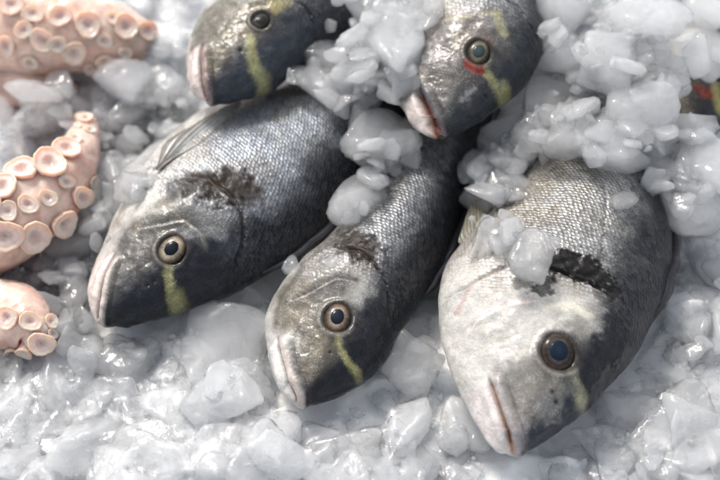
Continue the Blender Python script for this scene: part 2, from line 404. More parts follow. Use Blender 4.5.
        metal = metal*(1-.8*np.clip(jk+lipk, 0, 1)); scal = scal*(1-np.clip(jk+lipk, 0, 1))
        wetm = np.clip(wetm+.3*jk, 0, 1)
    # eye socket
    ei = at(*f['eye']); er = f['eye_r']/2000.0; ea = np.array([a[ei], y[ei]])
    de = np.hypot(a-ea[0], (y-ea[1]))
    disp += -0.0016*(1-ss(de, er*.80, er*1.02)) + 0.0008*(.5+n_lo)*np.exp(-((de-er*1.18)/(er*.22))**2)
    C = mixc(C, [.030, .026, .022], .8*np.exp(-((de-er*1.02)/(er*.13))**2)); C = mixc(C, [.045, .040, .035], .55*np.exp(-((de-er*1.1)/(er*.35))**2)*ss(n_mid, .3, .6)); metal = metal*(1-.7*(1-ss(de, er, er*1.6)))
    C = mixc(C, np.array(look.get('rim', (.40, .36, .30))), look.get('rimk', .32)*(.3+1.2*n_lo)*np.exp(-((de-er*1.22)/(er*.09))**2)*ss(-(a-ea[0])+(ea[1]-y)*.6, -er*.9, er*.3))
    scal = scal*ss(de, er*1.2, er*2.2)
    for (px, py, rr) in f.get('nostrils', []):
        e = ad((px, py)); d = np.hypot(a-e[0], y-e[1]); r_ = rr/2000
        disp += -0.0009*np.exp(-(d/r_)**2); C = mixc(C, [.012, .01, .01], np.exp(-(d/r_)**2))
    # cheek relief, sagging folds under the jaw
    disp += headf*(n_lo-.5)*0.0022 + (n_mid-.5)*0.0006*headf + (fbm(G, 35, 41, 3)-.5)*0.004*ss(a, .02, .06)
    if 'line' in f:
        d, u_, sd = segd(poly(f['line'])); C = mixc(C, [.03, .03, .032], .55*np.exp(-(d/.0006)**2)); disp += -.0004*np.exp(-(d/.0007)**2)
    disp *= ss(a, 0.0, 0.003)
    G2 = G + N*disp[..., None]
    base = T + A*0.08; base = np.array([base[0], base[1], 0.0])
    root = empty('sea_bream', base, label, 'fish', 'whole sea bream laid out on the crushed ice')
    arc = np.concatenate([np.zeros((NS, 1)), np.cumsum(np.linalg.norm(np.diff(G, axis=1), axis=-1), axis=1)], 1)
    arc = arc - arc[:, [3*NP//4]]
    UV = np.stack([a, arc], -1).reshape(-1, 2)
    F = grid_faces(NS, NP)
    if not flip: pass
    mask = np.stack([scal, np.clip(metal, 0, 1), wetm], -1)
    # orientation check
    V = G2.reshape(-1, 3); F = F if not flip else F[:, ::-1]
    me = mesh_obj('body', V, F, M_FISH, root, uv=UV, attrs={'Col': np.clip(C, 0, 1).reshape(-1, 3), 'Mask': mask.reshape(-1, 3)})
    # ---------------- eyes, one on each side
    for side in (1, -1):
        i0, j0 = ei; j1 = j0 if side == 1 else (NP//2 - j0) % NP
        c0 = G[i0, j1]; n0 = N[i0, j1]
        e1 = np.cross(n0, D); e1 /= np.linalg.norm(e1); e2 = np.cross(n0, e1)
        def dome(name, r0, hgt_, off, mat, cfun, parent, nr=26, na=48):
            rr = np.linspace(0.0001, 1, nr)[:, None]*r0; an = np.linspace(0, 2*np.pi, na, endpoint=False)[None]
            zz = off + hgt_*np.sqrt(np.clip(1-(rr/r0)**2*.96, 0, 1))
            zz = np.where(rr/r0 > .97, off-.002, zz)
            lid = 1 + .035*np.sin(2*an+er*9e3) + .02*np.sin(3*an+1)
            X = c0 + (rr*np.cos(an)*lid)[..., None]*e1*1.09 + (rr*np.sin(an)*lid)[..., None]*e2*.91 + (zz+0*an)[..., None]*n0
            cc = cfun(rr/r0+0*an, an+0*rr)
            return mesh_obj(name, X.reshape(-1, 3), grid_faces(nr, na), mat, parent, attrs={'Col': cc.reshape(-1, 3)})
        ir = look.get('iris', [(0, (.02, .02, .03)), (.46, (.10, .08, .06)), (.55, (.40, .35, .27)), (.70, (.30, .245, .18)), (.84, (.12, .085, .06)), (1, (.05, .04, .03))])
        ks = [k_[0] for k_ in ir]; vs = np.array([k_[1] for k_ in ir])
        def iris(r_, an):
            r2 = r_ + .025*np.sin(an*3+1)+.02*np.sin(an*7)
            return np.stack([np.interp(r2, ks, vs[:, c_]) for c_ in range(3)], -1)*(.8+.25*np.sin(an*2+1.3)+.12*np.sin(an*23)*np.sin(an*9+2))[..., None]
        eye = dome('eye', er, er*.42, -0.0012, M_EYE, iris, root)
        pc = np.array(look.get('pupil', (.006, .008, .012)))
        def pup(r_, an): return np.broadcast_to(pc, r_.shape+(3,))*(1+.8*(1-r_[..., None])**2)
        dome('pupil', er*look.get('pupil_r', .50), er*.13, -0.0012+er*.335, M_PUPIL, pup, eye)
    # ---------------- fins
    def fin(name, ab, n_rays, ln, dirv, spread, colr, lift=0.004, curl=0.0, fn_root=.12, drop=0.0):
        i = at(*ab) if isinstance(ab, tuple) else ab
        nn_ = N[i]*.35 + np.array([0, -.15, .8]); nn_ /= np.linalg.norm(nn_); o0 = G[i] + N[i]*0.0012 - np.array([0, 0, drop])
        dirv = np.array(dirv, float); dirv /= np.linalg.norm(dirv)
        sd = np.cross(nn_, dirv); sd /= np.linalg.norm(sd)
        nu, nv = 60, n_rays*6+1
        u_ = np.linspace(0, 1, nu)[:, None]; v_ = np.linspace(-1, 1, nv)[None]
        sp_ = spread*(fn_root+(1-fn_root)*ss(u_, 0, .6))*(1-0.25*u_**3)
        le = ln*(1-0.35*np.abs(v_+.3)**2)
        rid = 0.00035*np.cos(v_*n_rays*np.pi)*(1-.5*u_)
        X = o0 + (u_*le)[..., None]*dirv + (sp_*v_)[..., None]*sd + (lift*np.sin(u_*np.pi*.6)*1.0 + rid + curl*v_**2)[..., None]*nn_
        X2 = X - nn_*0.00035
        cc = mixc(np.broadcast_to(np.array(colr), X.shape), np.array(colr)*.45, (0.5-.5*np.cos(v_*n_rays*np.pi*1.0+np.pi))**2*np.ones_like(u_)*.8)
        cc = mixc(cc, np.array(colr)*.4, ss(u_+0*v_, .5, 1)*.5)
        V = np.concatenate([X.reshape(-1, 3), X2.reshape(-1, 3)]); F0 = grid_faces(nu, nv, False); F1 = F0[:, ::-1]+nu*nv
        ring = np.concatenate([np.arange(nv), np.arange(1, nu)*nv+nv-1, (nu-1)*nv+np.arange(nv-2, -1, -1), np.arange(nu-2, 0, -1)*nv])
        rn = np.roll(ring, -1); FS = np.stack([ring, ring+nu*nv, rn+nu*nv, rn], -1)
        mesh_obj(name, V, np.concatenate([F0, F1, FS]), M_FIN, root, attrs={'Col': np.concatenate([cc.reshape(-1, 3)]*2)})
    for fn in f.get('fins', []):
        d3 = P(*fn['to']) - P(*fn['at'], fn['to'][2]) ; fin(fn['name'], fn['at'], fn.get('rays', 9), fn['len'], d3, fn['spread'], fn['col'], fn.get('lift', .004), fn.get('curl', 0), drop=fn.get('drop', 0.0))
    # folded dorsal fin along the back
    i0 = np.searchsorted(s, 0.075*wscale); i1 = np.searchsorted(s, length*.86); jj = 3*NP//4
    idx = np.linspace(i0, i1, 160).astype(int); u_ = np.linspace(0, 1, 160)
    hgt_ = 0.0040*np.clip(u_*14, 0, 1)*np.clip((1-u_)*8, 0, 1)*(1+.35*np.abs(np.sin(u_*34)))
    b0 = G2[idx, jj]; up = D + A*.8; up /= np.linalg.norm(up)
    rows = [b0 - D*.002 + L*.0018, b0 + up*hgt_[:, None]*.6 + L*.0012, b0 + up*hgt_[:, None] + L*.0003, b0 + up*hgt_[:, None]*.6 - L*.0006, b0 - D*.002 - L*.0018]
    X = np.stack(rows, 1); cc = np.broadcast_to(np.array([.035, .037, .045]), X.shape)
    mesh_obj('dorsal_fin', X.reshape(-1, 3), grid_faces(160, 5, True), M_FIN, root, attrs={'Col': cc.reshape(-1, 3)})
    # forked tail fin
    nt_, nr_ = 40, 25; e0 = G2[-1].mean(0); uu = np.linspace(0, 1, nr_)[None]; vv = np.linspace(-1, 1, nt_)[:, None]
    le = .045*(.45+.55*np.abs(vv)); X = e0 - A*.004 + (uu*le)[..., None]*A + (vv*(.006+.032*uu))[..., None]*D
    X3 = np.concatenate([(X + L*.0009).reshape(-1, 3), (X - L*.0009).reshape(-1, 3)]); F0 = grid_faces(nt_, nr_, False)
    nn = nt_*nr_; ring = np.concatenate([np.arange(nr_), np.arange(1, nt_)*nr_+nr_-1, (nt_-1)*nr_+np.arange(nr_-2, -1, -1), np.arange(nt_-2, 0, -1)*nr_]); rn = np.roll(ring, -1)
    mesh_obj('tail_fin', X3, np.concatenate([F0, F0[:, ::-1]+nn, np.stack([ring, ring+nn, rn+nn, rn], -1)]), M_FIN, root, attrs={'Col': np.full((2*nn, 3), .09)})
    return dict(root=root, G=G2, N=N, pr=pr, facing=facing)

SILV = (.36, .36, .37)
F1 = build_fish('whole sea bream with cream eye and yellow brow, head beside the octopus suckers',
    (97, 323, .022), (372, 128, .024),
    [(125, 328), (172, 316), (212, 303), (244, 290), (280, 268), (318, 240), (352, 204), (378, 160), (395, 120), (410, 85)],
    [(90, 306), (88, 288), (93, 266), (106, 240), (118, 214), (130, 184), (156, 145), (194, 113), (235, 94), (290, 80), (330, 66)],
    f=dict(eye=(172, 249), eye_r=14, jaw_w=1.4, mouth=[(97, 318), (99, 298), (105, 275), (116, 250)],
           gill=[(140, 186), (165, 180), (205, 178), (228, 196), (240, 214), (243, 238), (236, 262)],
           cheek_edge=[(133, 232), (160, 226), (185, 222), (202, 235), (208, 255)],
           blotch=[(205, 183, 24, .95), (228, 185, 26, 1.0), (246, 192, 20, .8), (180, 190, 15, .6)],
           pale=[(215, 215, 22, .10), (185, 160, 30, .5), (140, 200, 26, .8), (148, 175, 30, .95), (170, 145, 26, .95), (200, 122, 22, .95), (232, 104, 16, .9)],
           band=[(168, 268), (169, 284), (172, 300), (182, 314)], nostrils=[(154, 281, 2.4), (148, 285, 1.8)], streaks=[([(150, 168), (185, 172), (205, 176), (224, 192)], .0010, (.09, .06, .04), .8), ([(124, 224), (150, 214), (175, 208)], .0022, (.42, .41, .38), .5), ([(184, 236), (200, 232), (222, 236)], .0030, (.42, .42, .42), .25)], band_w=.85,
           fins=[dict(name='pelvic_fin', at=(158, 172), to=(244, 104, .05), len=.060, spread=.0075, col=(.36, .35, .33), rays=6, lift=.004, curl=.001)]))
F2 = build_fish('middle sea bream with brown-ringed eye, body passing under the bleeding head',
    (300, 405, .020), (425, 165, .018),
    [(322, 402), (345, 393), (368, 380), (386, 362), (399, 336), (420, 305), (443, 268), (462, 225), (472, 190), (474, 150), (470, 120)],
    [(288, 396), (276, 376), (268, 350), (263, 318), (272, 294), (296, 266), (326, 238), (348, 212), (366, 185), (385, 155), (400, 125)],
    f=dict(eye=(338, 318), eye_r=14, jaw_w=1.4, mouth=[(296, 400), (288, 384), (282, 360), (277, 335)],
           gill=[(306, 262), (330, 250), (352, 250), (372, 262), (385, 285), (388, 305)],
           cheek_edge=[(285, 305), (310, 293), (335, 280), (352, 282), (368, 296)],
           blotch=[(352, 243, 20, .95), (366, 250, 18, .9), (338, 240, 13, .7)],
           pale=[(362, 285, 16, .3), (355, 300, 12, .25), (282, 345, 16, .4)],
           band=[(337, 338), (341, 350), (348, 362), (356, 372)], band_w=.7, band_k=.5, nostrils=[(363, 354, 1.8), (330, 352, 1.2)], streaks=[([(364, 280), (362, 290), (352, 300)], .0022, (.5, .5, .46), .4), ([(280, 306), (300, 296), (330, 282), (356, 280)], .0008, (.05, .04, .04), .6)]),
    look=dict(flank=(.21, .215, .225), fb=(.55, .86), cheek=(.13, .12, .105), bf=(.03, .2), hv=(.03, .16), jaw=(.66, .64, .61), pupil=(.008, .012, .02),
              iris=[(0, (.02, .02, .03)), (.44, (.12, .13, .14)), (.54, (.30, .25, .20)), (.66, (.22, .16, .115)), (.82, (.08, .05, .035)), (1, (.05, .04, .03))]))
F3 = build_fish('largest sea bream with pale silvery cheek, blue eye and black tear behind its gill',
    (517, 456, .026), (592, 165, .028),
    [(535, 447), (560, 432), (592, 404), (622, 372), (645, 340), (662, 300), (674, 258), (673, 225), (658, 195), (640, 165), (632, 130), (625, 95)],
    [(502, 453), (489, 444), (476, 424), (464, 400), (452, 374), (442, 342), (438, 305), (442, 270), (458, 245), (480, 222), (505, 195), (525, 165), (535, 130), (545, 95)],
    wscale=1.12,
    f=dict(eye=(558, 352), eye_r=16.5, mouth=[(512, 450), (505, 425), (496, 398), (488, 374)], gape=1.2, jaw_w=1.7,
           gill=[(447, 300), (466, 290), (490, 276), (515, 266), (545, 268), (575, 280), (600, 292), (612, 310)],
           cheek_edge=[(460, 345), (480, 320), (510, 305), (540, 300), (565, 306)],
           blotch=[(562, 262, 20, 1.0), (582, 268, 20, 1.0), (600, 280, 14, 1.0), (525, 280, 14, .6), (545, 283, 13, .8), (610, 292, 10, .9)],
           pale=[(450, 300, 26, .9), (452, 335, 22, .9), (462, 365, 20, .9), (456, 275, 22, .8), (500, 330, 60, .8), (540, 310, 40, .85), (575, 312, 26, .7), (460, 300, 30, .7), (520, 370, 30, .5), (480, 260, 30, .6), (470, 380, 24, .8)],
           band=[(570, 372), (575, 388), (580, 400)], band_w=.9, nostrils=[(556, 402, 2.5), (552, 392, 1.5)],
           spots=[(532, 384, 32, (.17, .16, .14), .8), (572, 335, 20, (.10, .095, .085), .45), (560, 372, 16, (.10, .10, .09), .6), (548, 376, 14, (.15, .14, .12), .6), (545, 405, 16, (.14, .14, .14), .6)],
       streaks=[([(513, 265), (490, 275), (470, 290), (457, 314)], .0010, (.40, .26, .23), .7), ([(527, 430), (542, 412), (558, 398), (570, 388)], .0040, (.028, .036, .055), .6), ([(520, 440), (524, 420), (516, 395), (500, 372)], .0034, (.22, .20, .21), .8), ([(535, 440), (552, 425), (570, 410)], .0050, (.02, .025, .040), .6), ([(545, 308), (570, 306), (588, 318)], .0022, (.70, .66, .54), .7), ([(480, 318), (500, 304), (525, 300)], .0022, (.72, .62, .60), .6)],
           line=[(600, 262), (604, 235), (606, 205), (604, 180)],
           fins=[dict(name='pelvic_fin', at=(482, 240), to=(478, 175, .01), len=.034, spread=.010, col=(.24, .21, .15), rays=11, lift=.001, drop=.012)]),
    look=dict(smooth_pale=1, flank=(.28, .275, .265), cheek=(.26, .235, .20), belly=(.60, .555, .52), bf=(.05, .30), fb=(.58, .86), hb=(.60, .76), hv=(.1, .35), pale=(.52, .50, .46), jaw=(.64, .585, .56), blot=(.010, .009, .009), blk=1.0, ble=(.7, .95),
              tint=(.26, .23, .17), rimk=.3, bandc=(.5, .48, .30), lip=(.34, .31, .31), pupil=(.008, .014, .026), pupil_r=.55, gum=(.22, .09, .03),
              iris=[(0, (.02, .03, .05)), (.5, (.03, .05, .08)), (.6, (.07, .055, .045)), (.75, (.03, .025, .023)), (.86, (.07, .045, .032)), (1, (.03, .026, .022))]))
F4 = build_fish('sea bream head with bloody red eye and open white mouth poking from the ice heap',
    (437, 139, .066), (500, 5, .076),
    [(458, 133), (478, 122), (500, 105), (526, 82), (544, 56), (549, 38), (546, 15), (545, -15), (545, -50)],
    [(424, 134), (410, 120), (400, 104), (396, 88), (402, 66), (410, 42), (420, 16), (430, -10), (445, -40), (460, -70)],
    wscale=.9, length=.24,
    f=dict(eye=(478, 52), eye_r=13, mouth=[(438, 137), (432, 122), (424, 104), (417, 88)], gape=3.2, jaw_w=1.7,
           gill=[(425, 8), (455, 0), (490, -4), (518, 8), (534, 38)],
           band=[(484, 68), (493, 82), (501, 98), (507, 108)], band_w=.9, nostrils=[(486, 96, 2.0)],
           streaks=[([(468, 63), (473, 68), (480, 69)], .0026, (.33, .03, .015), .9), ([(484, 38), (491, 43)], .0014, (.20, .06, .03), .5), ([(428, 26), (445, 21), (470, 17), (498, 14)], .0014, (.42, .36, .20), .42), ([(497, 14), (500, 24), (504, 34)], .0028, (.46, .43, .24), .6), ([(475, 88), (462, 100)], .0016, (.5, .5, .5), .35)],
           ),
    look=dict(flank=(.24, .24, .25), back=(.02, .024, .03), cheek=(.10, .09, .08), hv=(.02, .12), hb=(.6, .95), lip=(.20, .20, .22), jaw=(.80, .69, .63), gum=(.12, .03, .015), rimk=.2, pupil=(.03, .045, .05),
              iris=[(0, (.05, .07, .08)), (.4, (.10, .11, .11)), (.6, (.17, .15, .09)), (.8, (.05, .04, .03)), (1, (.03, .02, .02))]))
F5 = build_fish('dark blurred sea bream at the back whose snout overhangs the first fish',
    (206, 101, .062), (330, 4, .062),
    [(228, 103), (250, 97), (274, 90), (300, 70), (330, 52), (355, 35), (380, 15), (400, -5), (430, -30), (460, -60)],
    [(197, 92), (189, 76), (187, 58), (192, 34), (206, 8), (228, -20), (260, -50), (300, -80), (340, -110)],
    wscale=.95, length=.24,
    f=dict(eye=(261, 20), eye_r=10, mouth=[(205, 97), (201, 80), (200, 60), (203, 42)],
           gill=[(262, -10), (285, -4), (305, 10), (315, 35), (312, 55)],
           band=[(250, 38), (252, 54), (255, 70), (262, 80)], nostrils=[(240, 50, 2.2)],
           spots=[(275, 8, 10, (.34, .28, .10), .6), (285, 2, 9, (.34, .28, .10), .5)]),
    look=dict(flank=(.12, .115, .10), cheek=(.10, .085, .06), back=(.03, .035, .045), hv=(.02, .10), hb=(.5, .8), jaw=(.68, .58, .54), lip=(.30, .22, .2), rimk=.2, pupil=(.02, .02, .022),
              iris=[(0, (.03, .03, .03)), (.5, (.05, .045, .035)), (1, (.025, .022, .02))]))
F6 = build_fish('sea bream almost wholly buried, only a red and yellow bit of cheek showing through ice',
    (676, 150, .030), (745, 35, .036),
    [(697, 144), (717, 133), (739, 116), (765, 93), (783, 67), (788, 49), (785, 26), (784, -5)],
    [(663, 145), (649, 131), (639, 115), (635, 99), (641, 77), (649, 53), (659, 27), (670, 0)],
    wscale=.9, length=.22,
    f=dict(eye=(717, 68), eye_r=14, mouth=[(677, 148), (671, 133), (663, 115), (656, 99)],
           streaks=[([(697, 88), (704, 93), (712, 94)], .0030, (.34, .05, .025), .85), ([(715, 84), (717, 96), (719, 108)], .0028, (.46, .40, .14), .8)]),
    look=dict(flank=(.16, .15, .14), cheek=(.13, .115, .10), back=(.04, .04, .045)))
FISH = [F1, F2, F3, F4, F5, F6]

# ------------------------------------------------------------------ octopus arms
def arm(label, pts, suckers, pink=(.68, .38, .30)):
    pts = [(P(x, y, z), r/2000) for x, y, z, r in pts]
    c = np.array([p for p, r in pts]); rr = np.array([r for p, r in pts])
    tpar = np.arange(len(c)); tt = np.linspace(0, len(c)-1, 180)
    # smooth the path
    cc = np.stack([smooth1(np.interp(tt, tpar, c[:, k]), 9, 2) for k in range(3)], -1); r_ = smooth1(np.interp(tt, tpar, rr), 9, 2)
    e = np.linspace(0, 1, 180); r_ = r_*np.sqrt(np.clip(e/.03, 0, 1)*np.clip((1-e)/.04, 0, 1))+1e-5
    tan = np.gradient(cc, axis=0); tan /= np.linalg.norm(tan, axis=1, keepdims=True)
    upv = np.array([0, -.35, 1.0]); s1 = np.cross(tan, upv); s1 /= np.linalg.norm(s1, axis=1, keepdims=True); s2 = np.cross(s1, tan)
    NPh = 96; ph = np.linspace(0, 2*np.pi, NPh, endpoint=False)
    G = cc[:, None] + r_[:, None, None]*(np.cos(ph)[None, :, None]*s1[:, None]*1.05 + np.sin(ph)[None, :, None]*s2[:, None]*.92)
    N = grid_normals(G)
    if np.sum(N*(G-cc[:, None])) < 0: N = -N; fl = True
    else: fl = False
    n1 = fbm(G, 70, 61, 4); n2 = fbm(G, 260, 67, 3)
    G = G + N*((n1-.5)*.005*np.clip(r_/.012, .2, 1.2)[:, None] + (n2-.5)*.0011)[..., None]
    pale = np.array([.78, .58, .49])
    C = mixc(np.broadcast_to(pale, G.shape), np.array(pink), ss(n1*.8+.2*n2 - .25*np.sin(ph)[None], .30, .62)); C = mixc(C, [.46, .25, .21], ss(n1*.5+n2*.5, .56, .70)*.35)
    base = np.array([cc[:, 0].mean(), cc[:, 1].mean(), 0])
    root = empty('octopus_arm', base, label, 'octopus arm', 'raw octopus arms on the ice')
    F = grid_faces(180, NPh); mesh_obj('flesh', G.reshape(-1, 3), F[:, ::-1] if fl else F, M_OCTO, root, attrs={'Col': C.reshape(-1, 3)})
    pr = proj(G); fac = np.sum(N*(CAM-G), -1) > 0
    for k, (px, py, sr) in enumerate(suckers):
        d = np.hypot(pr[..., 0]-px, pr[..., 1]-py)+1e3*(~fac); i = np.unravel_index(d.argmin(), d.shape)
        o0, n0 = G[i], N[i]
        v = P(px, py, o0[2]) - o0
        n0 = n0 + 0.5*(v/(np.linalg.norm(v)+.002))*min(1, np.linalg.norm(v)/.004) + .35*(CAM-o0)/np.linalg.norm(CAM-o0); n0 /= np.linalg.norm(n0)
        o0 = o0 + v*.6
        R0 = sr*1.16/2000.0
        e1 = np.cross(n0, [0.3, 1, .2]); e1 /= np.linalg.norm(e1); e2 = np.cross(n0, e1)
        prof = [(.80, -.9), (.78, -.5), (.80, -.15), (.90, .10), (.99, .28), (1.0, .38), (.96, .46), (.89, .48), (.82, .44), (.74, .38), (.64, .36), (.52, .36), (.40, .31), (.28, .20), (.14, .12), (.01, .10)]
        pf = np.array(prof); q = np.linspace(0, len(pf)-1, 46); pr_, pz_ = smooth1(np.interp(q, range(len(pf)), pf[:, 0]), 1, 2), smooth1(np.interp(q, range(len(pf)), pf[:, 1]), 1, 2)
        an = np.linspace(0, 2*np.pi, 48, endpoint=False); sd = rng.uniform(0, 6, 4)
        wob = 1+.08*np.sin(2*an+sd[0])+.05*np.sin(3*an+sd[1])+.02*np.sin(9*an+sd[2])+.012*np.sin(17*an+sd[3])
        rad = pr_[:, None]*wob[None]*R0; zz = (pz_[:, None] + .06*np.sin(2*an+sd[3])[None]*pr_[:, None])*R0*1.05
        X = o0 + (rad*np.cos(an))[..., None]*e1 + (rad*np.sin(an))[..., None]*e2*.93 + zz[..., None]*n0
        rimc = np.array([.77, .53, .42]); cc_ = np.array([.80, .62, .54]); stk = np.array([.70, .46, .37]); qq = q/(len(pf)-1)
        Cc = np.stack([np.interp(qq, [0, .25, .38, .48, .58, .72, .80, 1], [stk[c_], stk[c_], rimc[c_], rimc[c_]*.9, cc_[c_], cc_[c_], cc_[c_]*.9, cc_[c_]*.78]) for c_ in range(3)], -1)
        Cc = np.repeat(Cc[:, None], 48, 1)
        mesh_obj('sucker', X.reshape(-1, 3), grid_faces(46, 48), M_SUCK, root, attrs={'Col': Cc.reshape(-1, 3)})
    return root
arm('thick pale pink octopus arm with two sucker rows, farthest back on the ice',
    [(-70, 30, .035, 58), (0, 26, .040, 56), (50, 30, .042, 52), (100, 34, .040, 42), (132, 38, .036, 31), (150, 42, .030, 18), (160, 46, .022, 9)],
    [(12, 6, 12), (34, 14, 10), (60, 17, 11), (88, 25, 13), (125, 27, 12.5), (146, 31, 11), (43, 40, 12), (74, 52, 12), (105, 62, 9), (6, 46, 10), (125, 52, 7), (24, 30, 9), (104, 40, 8), (58, 44, 9), (90, 68, 7), (30, 62, 8), (112, 18, 7)])
arm('curled octopus arm with a curving row of large raised cream suckers beside the first fish',
    [(-70, 250, .020, 46), (-20, 235, .026, 46), (20, 215, .030, 42), (52, 188, .032, 34), (74, 160, .033, 25), (84, 138, .032, 17), (88, 124, .030, 11), (80, 116, .027, 7), (74, 122, .024, 4)],
    [(3, 188, 13), (22, 172, 14), (50, 165, 15), (67, 150, 12), (75, 139, 7), (5, 235, 15), (34, 236, 14.5), (62, 223, 13), (80, 197, 11), (92, 182, 6), (86, 119, 7), (90, 130, 5), (78, 126, 4), (-12, 205, 12), (28, 205, 9), (48, 198, 8), (66, 182, 7), (8, 212, 9)])
arm('smooth flat octopus arm half buried between two sucker rows',
    [(-70, 90, .018, 26), (-10, 84, .022, 24), (30, 84, .022, 22), (60, 92, .016, 18), (85, 100, .008, 8)], [])
arm('small blunt piece of octopus arm with one ring sucker, lowest on the ice',
    [(-60, 318, .008, 36), (0, 312, .012, 34), (25, 322, .016, 27), (38, 336, .015, 17), (36, 352, .012, 9)],
    [(41, 343, 11), (24, 352, 8), (50, 322, 7), (12, 352, 9), (52, 334, 5), (30, 322, 9), (8, 318, 10)], pink=(.66, .44, .37))

# ------------------------------------------------------------------ ice
HEAPS = [  # (px, py, height m, radius m)
    (620, 70, .052, .050), (560, 60, .040, .028), (690, 60, .045, .045), (700, 170, .026, .030), (580, 120, .055, .022), (545, 125, .050, .016), (600, 115, .06, .02), (655, 150, .040, .020),
    (640, -40, .07, .07), (500, -60, .06, .05), (385, 35, .066, .024), (355, 60, .058, .014), (370, -30, .06, .03), (430, 0, .050, .02), (500, 175, .022, .018), (520, 130, .034, .016),
    (120, 110, .022, .030), (150, 60, .030, .03), (40, 110, .014, .03), (160, 150, .010, .02), (320, 75, .020, .016), (200, -40, .03, .05), (60, -50, .03, .06),
    (100, 260, .004, .02), (690, 260, .012, .03), (220, 440, .006, .05), (60, 440, .004, .05), (330, 460, .004, .04), (700, 420, .004, .04)]
HP = [(P(px, py, h*.7), h, r) for px, py, h, r in HEAPS]
def heap(x, y):
    z = 0
    for p, h, r in HP:
        z = np.maximum(z, h*np.exp(-((x-p[0])**2+(y-p[1])**2)/(2*r*r)*1.3)) if not np.isscalar(z) or True else z
    return z
x0, x1, y0, y1, st = -.40, .40, -.30, .50, .0011
gx = np.arange(x0, x1, st); gy = np.arange(y0, y1, st); GX, GY = np.meshgrid(gx, gy, indexing='ij')
H = heap(GX, GY) - .006
Hb = H.copy()
X3 = np.stack([GX, GY, 0*GX], -1)
H = H + (fbm(X3, 40, 71, 4)-.5)*.012
def blur(Z, k, n=2):
    for _ in range(n):
        for ax_ in (0, 1):
            c = np.cumsum(np.pad(Z, [(k+1, k) if q == ax_ else (0, 0) for q in (0, 1)], 'edge'), axis=ax_)
            Z = (c[2*k+1:] - c[:-2*k-1])/(2*k+1) if ax_ == 0 else (c[:, 2*k+1:] - c[:, :-2*k-1])/(2*k+1)
    return Z
for k in range(3600):          # overlapping half melted flakes
    cx, cy = rng.uniform(x0, x1), rng.uniform(y0, y1)
    if k > 1500: cx, cy = rng.uniform(-.22, .22), rng.uniform(-.16, .24)
    r = rng.uniform(.005, .014) if k % 2 else rng.uniform(.012, .030)
    i0, i1 = np.searchsorted(gx, [cx-r*1.3, cx+r*1.3]); j0, j1 = np.searchsorted(gy, [cy-r*1.3, cy+r*1.3])
    if i1-i0 < 3 or j1-j0 < 3: continue
    lx, ly = GX[i0:i1, j0:j1]-cx, GY[i0:i1, j0:j1]-cy
    na = rng.integers(4, 8); an = np.sort(rng.uniform(0, 2*np.pi, na)); hs = rng.uniform(.55, 1.0, na)*r
    d = np.max([lx*math.cos(q)+ly*math.sin(q)-hh for q, hh in zip(an, hs)], 0) + (noise(np.stack([lx, ly, 0*lx], -1), 200, k)-.5)*.004
    tl = rng.normal(0, .20, 2)
    zc = Hb[(i0+i1)//2, (j0+j1)//2] + rng.uniform(-.003, .004)
    e_ = rng.uniform(.002, .006)
    lc = Hb[i0:i1, j0:j1]; z = lc + rng.uniform(-.003, .004) + tl[0]*lx + tl[1]*ly - np.clip(d+e_, 0, 1)**2/(e_*1.2)
    H[i0:i1, j0:j1] = np.maximum(H[i0:i1, j0:j1], z)
H = blur(H, 1, 1) + (fbm(X3, 260, 77, 3)-.5)*.0016
ed = np.minimum(np.minimum(GX-x0, x1-GX), np.minimum(GY-y0, y1-GY))
V = np.stack([GX, GY, H], -1)
bed = mesh_obj('ice_bed', V.reshape(-1, 3), grid_faces(len(gx), len(gy), False), M_BED)
tag(bed, 'white bed of packed crushed ice under the fish and octopus', 'ice', kind='structure')
def bed_h(p):
    i = int(np.clip((p[0]-x0)/st, 0, len(gx)-1)); j = int(np.clip((p[1]-y0)/st, 0, len(gy)-1)); return H[i, j]

import bmesh
def ico(n):
    bm = bmesh.new(); bmesh.ops.create_icosphere(bm, subdivisions=n, radius=1); v = np.array([q.co[:] for q in bm.verts]); v /= np.linalg.norm(v, axis=1, keepdims=True)
    f_ = np.array([[q.index for q in fa.verts] for fa in bm.faces]); bm.free(); return v, f_
ICO = {n: ico(n) for n in (2, 3, 4, 5)}
def lump(seed, sx, sy, sz, n=5, sharp=16, planes=10, boxy=True):
    """one irregular piece of broken ice: rounded intersection of random planes"""
    g = np.random.default_rng(seed); v, f_ = ICO[n]
    if not boxy: planes += 4; sharp = sharp*1.4
    pn = g.normal(size=(planes, 3)); pn /= np.linalg.norm(pn, axis=1, keepdims=True); ph_ = g.uniform(.62, 1.0, planes)
    if not boxy: pn[:, 2] *= .45; pn /= np.linalg.norm(pn, axis=1, keepdims=True)
    nb = 6 if boxy else 2
    pn = np.vstack([pn, [[0, 0, 1], [0, 0, -1], [.7, .7, 0], [-.7, .7, 0], [.7, -.7, 0], [-.7, -.7, 0]][:nb]]); ph_ = np.r_[ph_, g.uniform(.75, .95, 2), g.uniform(.75, 1.05, nb-2)]
    dt = np.clip(v @ pn.T, 0, None)/ph_
    r = ((dt**sharp).sum(1) + .70**sharp)**(-1/sharp)
    X = v*r[:, None]
    off = g.uniform(0, 50, 3)
    X = X*(1 + (fbm(X+off, 1.6, seed % 97, 3)-.5)[:, None]*.34 + (fbm(X+off, 6, seed % 91, 4)-.5)[:, None]*.085)
    return X*np.array([sx, sy, sz]), f_
